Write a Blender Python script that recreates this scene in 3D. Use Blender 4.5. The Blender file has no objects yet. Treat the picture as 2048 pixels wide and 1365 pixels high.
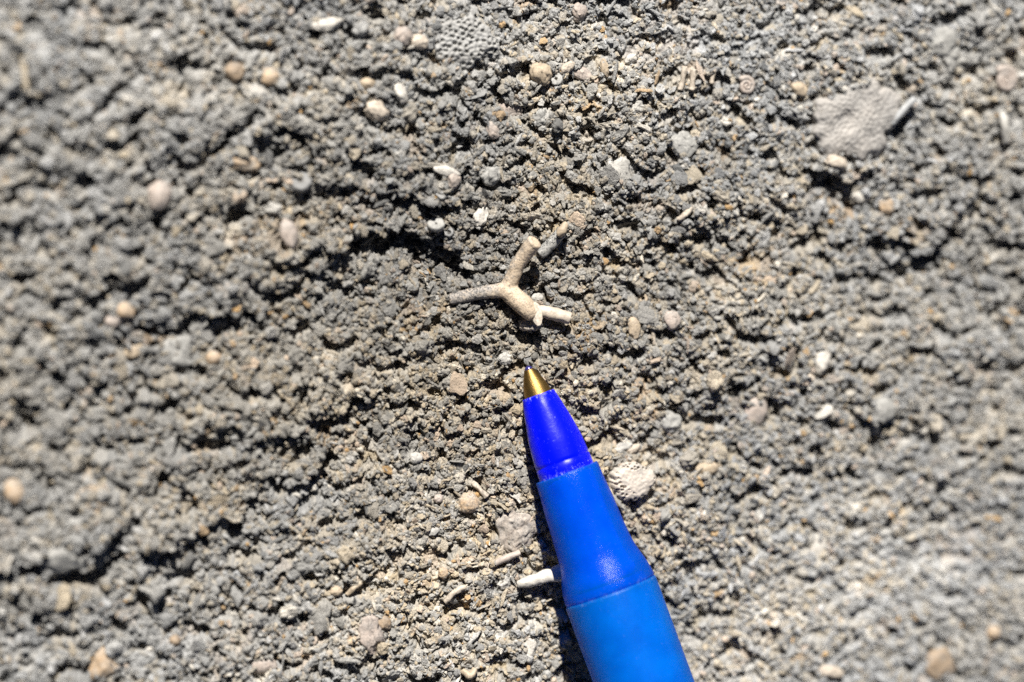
import bpy, bmesh, math
import numpy as np
from mathutils import Vector, Matrix, noise as mnoise

# ---------------------------------------------------------------- camera, sky, sun, exposure
# one Blender unit = one centimetre; the frame is 8.6 cm wide on the rock
SC = bpy.context.scene
COL = SC.collection
SC.unit_settings.system = 'METRIC'
SC.unit_settings.scale_length = 0.01
DIST = 26.0
WID = 8.6
PX = WID / 2048.0

cam_d = bpy.data.cameras.new('camera')
cam = bpy.data.objects.new('camera', cam_d)
COL.objects.link(cam)
SC.camera = cam
cam.location = (0, 0, DIST)
cam_d.sensor_width = 36.0
cam_d.lens = 36.0 * DIST / WID
cam_d.clip_start = 0.5
cam_d.clip_end = 2000
cam_d.dof.use_dof = True
cam_d.dof.focus_distance = DIST
cam_d.dof.aperture_fstop = cam_d.lens * 1e-3 / (2 * 0.55)
cam_d.dof.aperture_blades = 0

SUN_EL = math.radians(46)
world = bpy.data.worlds.new('World')
SC.world = world
world.use_nodes = True
wn = world.node_tree
bg = wn.nodes['Background']
sky = wn.nodes.new('ShaderNodeTexSky')
sky.sky_type = 'NISHITA'
sky.sun_disc = False
sky.sun_elevation = SUN_EL
sky.sun_rotation = math.radians(0)
wn.links.new(sky.outputs[0], bg.inputs[0])
bg.inputs[1].default_value = 0.05
sky.altitude = 4000
sky.ozone_density = 0.0
sky.dust_density = 0.7
sky.air_density = 0.2

sun_d = bpy.data.lights.new('sun', 'SUN')
sun_d.energy = 5.0
sun_d.angle = math.radians(0.5)
sun_d.color = (1.0, 0.965, 0.915)
sun = bpy.data.objects.new('sun', sun_d)
COL.objects.link(sun)
sun.location = (0, 30, 30)
sdir = Vector((0.02, math.cos(SUN_EL), math.sin(SUN_EL)))
sun.rotation_euler = sdir.to_track_quat('Z', 'Y').to_euler()

SC.view_settings.view_transform = 'Standard'
SC.view_settings.look = 'None'
SC.view_settings.exposure = 0.82
SC.view_settings.gamma = 1
SC.render.engine = 'CYCLES'
SC.cycles.max_bounces = 6
SC.cycles.use_denoising = False
SC.cycles.use_adaptive_sampling = False
SC.render.filter_size = 1.05

rng = np.random.default_rng(11)
F = np.float64

# ---------------------------------------------------------------- numpy noise
def h2(ix, iy, seed):
    a = (ix.astype(np.int64) * 374761393 + iy.astype(np.int64) * 668265263 + seed * 1442695041) & 0xFFFFFFFF
    a = ((a ^ (a >> 13)) * 1274126177) & 0xFFFFFFFF
    a = ((a ^ (a >> 16)) * 2246822519) & 0xFFFFFFFF
    return ((a ^ (a >> 15)) & 0xFFFFFF) / float(0x1000000)

def perlin(x, y, seed):
    xi = np.floor(x); yi = np.floor(y)
    xf = x - xi; yf = y - yi
    u = xf * xf * xf * (xf * (xf * 6 - 15) + 10)
    v = yf * yf * yf * (yf * (yf * 6 - 15) + 10)
    def g(dx, dy):
        a = h2(xi + dx, yi + dy, seed) * (2 * math.pi)
        return np.cos(a) * (xf - dx) + np.sin(a) * (yf - dy)
    n0 = g(0, 0) * (1 - u) + g(1, 0) * u
    n1 = g(0, 1) * (1 - u) + g(1, 1) * u
    return (n0 * (1 - v) + n1 * v) * 1.5

def fbm(x, y, seed, octs=3):
    s = 0; a = 1.0; f = 1.0
    for k in range(octs):
        s = s + a * perlin(x * f, y * f, seed + 17 * k)
        a *= 0.5; f *= 2.03
    return s

BA = math.radians(17)      # the bedding climbs to the right
CB, SB = math.cos(BA), math.sin(BA)
def bed(u, v):
    return u * CB + v * SB, -u * SB + v * CB

def domes(u, v, cell, seed, aniso=0.7, keep=1.0, sharp=0.5):
    """rounded lumps packed side by side: height 0..1 and a random id of the lump"""
    a, b = bed(u, v)
    x = a / cell * aniso; y = b / cell
    xi = np.floor(x); yi = np.floor(y)
    best = np.zeros_like(x); ident = np.full_like(x, 0.5)
    for dx in (-1, 0, 1):
        for dy in (-1, 0, 1):
            cx = xi + dx; cy = yi + dy
            px = cx + 0.1 + 0.8 * h2(cx, cy, seed); py = cy + 0.1 + 0.8 * h2(cx, cy, seed + 1)
            r = 0.5 + 0.42 * h2(cx, cy, seed + 2)
            ddx = x - px; ddy = y - py
            th = h2(cx, cy, seed + 3) * math.pi
            ct = np.cos(th); st = np.sin(th)
            e = ddx * ct + ddy * st; f = -ddx * st + ddy * ct
            q = 1 - (e * e * 0.75 + f * f * 1.45) / (r * r)
            rid = h2(cx, cy, seed + 4)
            hh = np.where((q > 0) & (rid < keep), np.maximum(q, 0) ** sharp * (0.55 + 0.45 * h2(cx, cy, seed + 5)), 0)
            m = hh > best
            best = np.where(m, hh, best); ident = np.where(m, rid, ident)
    return best, ident

def smooth(t):
    t = np.clip(t, 0, 1)
    return t * t * (3 - 2 * t)

def pu(px): return (px - 1024.0) * PX
def pv(py): return (682.5 - py) * PX

# ---------------------------------------------------------------- shape of the rock
# ledges: the rock juts out above each line and drops away below it (photo points), depth, recovery, overhang above
LEDGES = [
    ([(555, 548), (600, 515), (650, 490), (700, 486), (760, 462), (820, 462), (900, 462)], 0.38, 0.55, 0.5),
    ([(760, 368), (830, 392), (880, 410), (930, 385), (990, 352), (1050, 332)], 0.36, 0.40, 0.4),
    ([(600, 345), (660, 352), (720, 372), (780, 372)], 0.17, 0.3, 0.3),
    ([(-60, 470), (10, 468), (60, 445), (110, 430)], 0.32, 0.7, 0.5),
    ([(-60, 305), (60, 302), (130, 312), (200, 322), (250, 300)], 0.15, 0.5, 0.4),
    ([(195, 565), (240, 552), (300, 548), (345, 575)], 0.2, 0.4, 0.4),
    ([(415, 630), (450, 612), (490, 610)], 0.16, 0.4, 0.3),
    ([(-60, 1105), (50, 1085), (130, 1078), (200, 1062), (245, 1040), (300, 1005)], 0.25, 0.6, 0.5),
    ([(300, 1045), (370, 1055), (430, 1040), (490, 1020), (530, 985), (600, 945), (690, 915)], 0.22, 0.4, 0.4),
    ([(80, 1128), (120, 1132), (165, 1122)], 0.14, 0.3, 0.3),
    ([(505, 872), (570, 852), (640, 838), (700, 800), (760, 775)], 0.16, 0.3, 0.3),
    ([(690, 980), (720, 990), (750, 965), (790, 940)], 0.13, 0.25, 0.3),
    ([(1640, 320), (1690, 312), (1730, 310), (1790, 328)], 0.26, 0.5, 0.6),
    ([(1380, 425), (1440, 450), (1490, 468), (1540, 440), (1600, 400), (1660, 360)], 0.15, 0.3, 0.3),
    ([(1780, 500), (1830, 498), (1890, 470), (1960, 420), (2060, 380)], 0.2, 0.5, 0.4),
    ([(1320, 885), (1370, 878), (1410, 870)], 0.15, 0.25, 0.3),
    ([(1740, 838), (1790, 840), (1860, 832), (1920, 850)], 0.16, 0.4, 0.3),
    ([(1840, 955), (1900, 948), (1960, 962), (2050, 900)], 0.14, 0.4, 0.3),
    ([(1220, 370), (1260, 372), (1300, 352), (1345, 340)], 0.12, 0.2, 0.3),
    ([(880, 500), (960, 545), (1010, 545)], 0.08, 0.2, 0.2),
    ([(300, 1175), (340, 1160), (420, 1190)], 0.12, 0.3, 0.3),
    ([(1080, 245), (1030, 235), (980, 262)], 0.13, 0.25, 0.3),
    ([(920, 130), (1000, 125), (1040, 110)], 0.08, 0.2, 0.2),
    ([(1340, 800), (1300, 800), (1270, 815)], 0.06, 0.2, 0.2),
    ([(800, 870), (850, 862), (930, 880), (1030, 850)], 0.12, 0.2, 0.2),
    ([(820, 705), (880, 690), (930, 700)], 0.07, 0.2, 0.2),
]
# calmer or rougher spots of the rock (photo x, y, radii, relief factor)
SPOTS = [(1715, 235, 75, 70, 0.2), (930, 85, 70, 50, 0.35), (1190, 90, 190, 90, 0.55), (860, 1130, 170, 190, 0.55),
         (1690, 1200, 280, 150, 0.4), (1960, 1130, 200, 200, 0.6), (1450, 60, 160, 70, 0.6), (1930, 60, 140, 70, 0.5), (60, 60, 160, 80, 0.6), (100, 1270, 180, 90, 0.55), (1090, 950, 60, 160, 0.5), (1000, 690, 90, 60, 0.6), (1160, 540, 90, 80, 0.7),
         (560, 1080, 60, 60, 0.6), (330, 1130, 90, 60, 0.75)]

def plane(u, v):
    uu = 10 * np.tanh((u + 0.05) / 10); vv = 10 * np.tanh(v / 10)
    z = -0.36 * uu + 0.36 * 0.24 * vv
    # the outcrop swells under the far end of the pen
    z = z + 1.3 * np.exp(-(((u - 5.3) / 1.9) ** 2 + ((v + 12.9) / 2.0) ** 2))
    return z + 0.35 * fbm(u * 0.08, v * 0.08, 901, 3) * smooth((np.hypot(u / 5, v / 3.6) - 1) * 0.8)

def ledge_field(u, v):
    wu = u + 0.10 * perlin(u * 3.1, v * 3.1, 31) + 0.05 * perlin(u * 8, v * 8, 33)
    wv = v + 0.10 * perlin(u * 3.1, v * 3.1, 37) + 0.05 * perlin(u * 8, v * 8, 39)
    out = np.zeros_like(u)
    for pts, d, rec, over in LEDGES:
        p = sorted((pu(a), pv(b)) for a, b in pts)
        xs = np.array([q[0] for q in p]); ys = np.array([q[1] for q in p])
        m = (u > xs[0] - 0.5) & (u < xs[-1] + 0.5) & (v > ys.min() - 2.2) & (v < ys.max() + 2.0)
        if not m.any():
            continue
        a = wu[m]; b = wv[m]
        line = np.interp(a, xs, ys)
        t = line - b
        fade = smooth((a - xs[0] + 0.12) / 0.3) * smooth((xs[-1] + 0.12 - a) / 0.3)
        low = -0.62 * d * smooth(t / 0.05) * np.exp(-np.maximum(t, 0) / rec)
        up = 0.38 * d * np.exp(np.minimum(t, 0) / (0.25 + over * 0.5)) * (1 - smooth(t / 0.05))
        out[m] += (low + up) * fade
    return out

def relief_parts(u, v):
    led = ledge_field(u, v)
    a, b = bed(u, v)
    spot = np.ones_like(u)
    for sx, sy, rx, ry, k in SPOTS:
        q = np.exp(-(((u - pu(sx)) / (rx * PX)) ** 2 + ((v - pv(sy)) / (ry * PX)) ** 2))
        spot = spot * (1 - (1 - k) * q)
    left = 1 - smooth((u + 3.2) / 2.6)             # the left of the rock is knobblier
    wu = u + 0.035 * perlin(u * 11, v * 11, 61) + 0.014 * perlin(u * 31, v * 31, 62)
    wv = v + 0.035 * perlin(u * 11, v * 11, 67) + 0.014 * perlin(u * 31, v * 31, 68)
    low = 0.12 * perlin(a * 0.55, b * 1.0, 71) + 0.05 * perlin(a * 1.6, b * 2.3, 73)
    ridge = 0.020 * (0.5 - np.abs(perlin(a * 2.2, b * 4.6, 75))) * 2
    d1, i1 = domes(wu, wv, 0.27, 101)
    d2, i2 = domes(wu, wv, 0.125, 211, 0.75)
    d3, i3 = domes(wu, wv, 0.060, 307, 0.8)
    mid = (low * 0.8 + ridge * (0.7 + 0.5 * left)) * (0.35 + 0.65 * spot) + 0.60 * led * np.clip(0.75 + 1.1 * perlin(u * 2.3, v * 2.3, 45), 0.15, 1.25)
    lump = (0.036 * (0.7 + 0.9 * left)) * d1 * spot + (0.042 * (0.8 + 0.6 * left)) * d2 * spot
    pit = smooth((perlin(u * 5.5, v * 6.5, 411) - 0.18) / 0.25) * 0.07 * spot \
        + smooth((perlin(u * 12, v * 13, 419) - 0.2) / 0.25) * 0.06 * spot
    fine = 0.030 * d3 * (0.5 + 0.5 * spot) - 0.022 * smooth((np.abs(perlin(u * 15, v * 17, 437)) - 0.12) / -0.12) * spot + 0.018 * perlin(u * 20, v * 22, 431) + 0.013 * perlin(u * 45, v * 45, 433)
    return mid, lump - pit, fine, (d1, i1, d2, i2, d3, i3, left, spot)

SHEAR = 0.70
def rock_point(u, v):
    mid, lump, fine, info = relief_parts(u, v)
    big = mid + 0.8 * lump
    fall = np.exp(-np.maximum(np.hypot(u / 5.5, v / 4.0) - 1, 0) * 0.5)
    z = plane(u, v) + mid + lump + fine
    return u, v - SHEAR * big * fall, z, info

def locate(px, py, h=0.0, rad=0.04):
    """the point on the rock that the photo shows at this pixel, raised by h"""
    X0, Y0 = pu(px), pv(py)
    u, v = X0, Y0
    o = np.array([(0, 0), (1, 0), (-1, 0), (0, 1), (0, -1), (.7, .7), (-.7, .7), (.7, -.7), (-.7, -.7)]) * rad
    z = 0.0
    for _ in range(8):
        x, y, zz, _i = rock_point(u + o[:, 0], v + o[:, 1])
        z = float(np.sort(zz)[2:8].mean()) + h
        k = (DIST - z) / DIST
        u += 0.85 * (X0 * k - float(x.mean())); v += 0.85 * (Y0 * k - float(y.mean()))
    return Vector((X0 * (DIST - z) / DIST, Y0 * (DIST - z) / DIST, z))

def at_z(px, py, z):
    k = (DIST - z) / DIST
    return Vector((pu(px) * k, pv(py) * k, z))

# ---------------------------------------------------------------- mesh helpers
def mesh_from(name, verts, quads=None, tris=None, mat=None, tint=None, smooth_shade=True, smooth_tris=True):
    me = bpy.data.meshes.new(name)
    verts = np.asarray(verts, np.float32)
    me.vertices.add(len(verts))
    me.vertices.foreach_set('co', verts.ravel())
    nq = 0 if quads is None else len(quads); nt = 0 if tris is None else len(tris)
    loops = []
    if nq: loops.append(np.asarray(quads, np.int32).ravel())
    if nt: loops.append(np.asarray(tris, np.int32).ravel())
    loops = np.concatenate(loops)
    me.loops.add(len(loops))
    me.loops.foreach_set('vertex_index', loops)
    me.polygons.add(nq + nt)
    st = np.concatenate([np.arange(nq, dtype=np.int32) * 4, nq * 4 + np.arange(nt, dtype=np.int32) * 3])
    me.polygons.foreach_set('loop_start', st)
    sm = np.full(nq + nt, smooth_shade); sm[nq:] &= smooth_tris
    me.polygons.foreach_set('use_smooth', sm)
    if tint is not None:
        at = me.color_attributes.new('tint', 'FLOAT_COLOR', 'POINT')
        at.data.foreach_set('color', np.asarray(tint, np.float32).ravel())
    me.update(calc_edges=True)
    if mat: me.materials.append(mat)
    return me

def obj(name, me, parent=None, loc=None):
    o = bpy.data.objects.new(name, me)
    COL.objects.link(o)
    if parent: o.parent = parent
    if loc is not None: o.location = loc
    return o

def tag(o, label, cat, group=None):
    o['label'] = label; o['category'] = cat
    if group: o['group'] = group
    return o

# ---------------------------------------------------------------- materials
def new_mat(name):
    m = bpy.data.materials.new(name); m.use_nodes = True
    nt = m.node_tree
    return m, nt, nt.nodes['Principled BSDF']

def N(nt, kind, **kw):
    n = nt.nodes.new(kind)
    for k, v in kw.items(): setattr(n, k, v)
    return n

def noise_node(nt, scale, detail=3, rough=0.6, vec=None):
    n = N(nt, 'ShaderNodeTexNoise')
    n.inputs['Scale'].default_value = scale; n.inputs['Detail'].default_value = detail
    n.inputs['Roughness'].default_value = rough
    if vec is not None: nt.links.new(vec, n.inputs['Vector'])
    return n

def ramp(nt, src, p0, c0, p1, c1):
    r = N(nt, 'ShaderNodeMapRange')
    r.inputs[1].default_value = p0; r.inputs[2].default_value = p1
    r.inputs[3].default_value = c0; r.inputs[4].default_value = c1
    nt.links.new(src, r.inputs[0])
    return r.outputs[0]

def mixc(nt, fac, a, b, mode='MIX'):
    m = N(nt, 'ShaderNodeMix', data_type='RGBA', blend_type=mode)
    for s, v in ((m.inputs[0], fac), (m.inputs[6], a), (m.inputs[7], b)):
        if isinstance(v, (int, float)): s.default_value = v
        elif isinstance(v, tuple): s.default_value = (*v, 1)
        else: nt.links.new(v, s)
    return m.outputs[2]

def stone_material():
    m, nt, b = new_mat('rock')
    at = N(nt, 'ShaderNodeAttribute', attribute_name='tint')
    tc = N(nt, 'ShaderNodeTexCoord')
    n1 = noise_node(nt, 16, 4, 0.65, tc.outputs['Object'])
    n2 = noise_node(nt, 70, 3, 0.7, tc.outputs['Object'])
    k1 = ramp(nt, n1.outputs[0], 0.3, 0.78, 0.7, 1.2)
    c = mixc(nt, 1.0, at.outputs['Color'], k1, 'MULTIPLY')
    k2 = ramp(nt, n2.outputs[0], 0.3, 0.72, 0.7, 1.28)
    c = mixc(nt, 1.0, c, k2, 'MULTIPLY')
    # black dusting of lichen, as much as the alpha of the tint says
    n3 = noise_node(nt, 58, 2, 0.8, tc.outputs['Object'])
    sp = ramp(nt, n3.outputs[0], 0.52, 0.0, 0.62, 1.0)
    mu = N(nt, 'ShaderNodeMath', operation='MULTIPLY')
    nt.links.new(sp, mu.inputs[0]); nt.links.new(at.outputs['Alpha'], mu.inputs[1])
    c = mixc(nt, mu.outputs[0], c, (0.035, 0.035, 0.036))
    nt.links.new(c, b.inputs['Base Color'])
    n6 = noise_node(nt, 33, 1, 0.5, tc.outputs['Object'])
    nt.links.new(ramp(nt, n6.outputs[0], 0.69, 0.82, 0.73, 0.22), b.inputs['Roughness'])
    b.inputs['Specular IOR Level'].default_value = 0.35
    bu = N(nt, 'ShaderNodeBump')
    bu.inputs['Strength'].default_value = 0.85; bu.inputs['Distance'].default_value = 0.02
    n4 = noise_node(nt, 60, 4, 0.7, tc.outputs['Object'])
    nt.links.new(n4.outputs[0], bu.inputs['Height'])
    nt.links.new(bu.outputs[0], b.inputs['Normal'])
    return m
M_ROCK = stone_material()

_fm = {}
def fossil_mat(name, col, col2=None, dust=0.0, rough=0.6, scale=14, speck=60, bump=0.35):
    key = (name, col, col2, dust, rough)
    if key in _fm: return _fm[key]
    m, nt, b = new_mat(name)
    tc = N(nt, 'ShaderNodeTexCoord')
    n1 = noise_node(nt, scale, 4, 0.6, tc.outputs['Object'])
    f = ramp(nt, n1.outputs[0], 0.36, 0.0, 0.66, 1.0)
    c = mixc(nt, f, col, col2 or tuple(x * 0.8 for x in col))
    n2 = noise_node(nt, 75, 3, 0.7, tc.outputs['Object'])
    c = mixc(nt, 1.0, c, ramp(nt, n2.outputs[0], 0.3, 0.8, 0.7, 1.2), 'MULTIPLY')
    if dust:
        n3 = noise_node(nt, speck, 2, 0.8, tc.outputs['Object'])
        n5 = noise_node(nt, 5, 2, 0.5, tc.outputs['Object'])
        big = ramp(nt, n5.outputs[0], 0.38, 0.35, 0.6, 1.3)
        sp = ramp(nt, n3.outputs[0], 0.50, 0.0, 0.60, dust)
        mu = N(nt, 'ShaderNodeMath', operation='MULTIPLY', use_clamp=True)
        nt.links.new(sp, mu.inputs[0]); nt.links.new(big, mu.inputs[1])
        c = mixc(nt, mu.outputs[0], c, (0.05, 0.05, 0.052))
    nt.links.new(c, b.inputs['Base Color'])
    b.inputs['Roughness'].default_value = rough
    b.inputs['Specular IOR Level'].default_value = 0.4
    bu = N(nt, 'ShaderNodeBump')
    bu.inputs['Strength'].default_value = bump; bu.inputs['Distance'].default_value = 0.01
    n4 = noise_node(nt, 45, 4, 0.65, tc.outputs['Object'])
    nt.links.new(n4.outputs[0], bu.inputs['Height'])
    nt.links.new(bu.outputs[0], b.inputs['Normal'])
    _fm[key] = m
    return m

# ---------------------------------------------------------------- fossil list is needed to keep grains off them
FOOT = []      # (x, y, radius) kept free of loose grains

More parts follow.
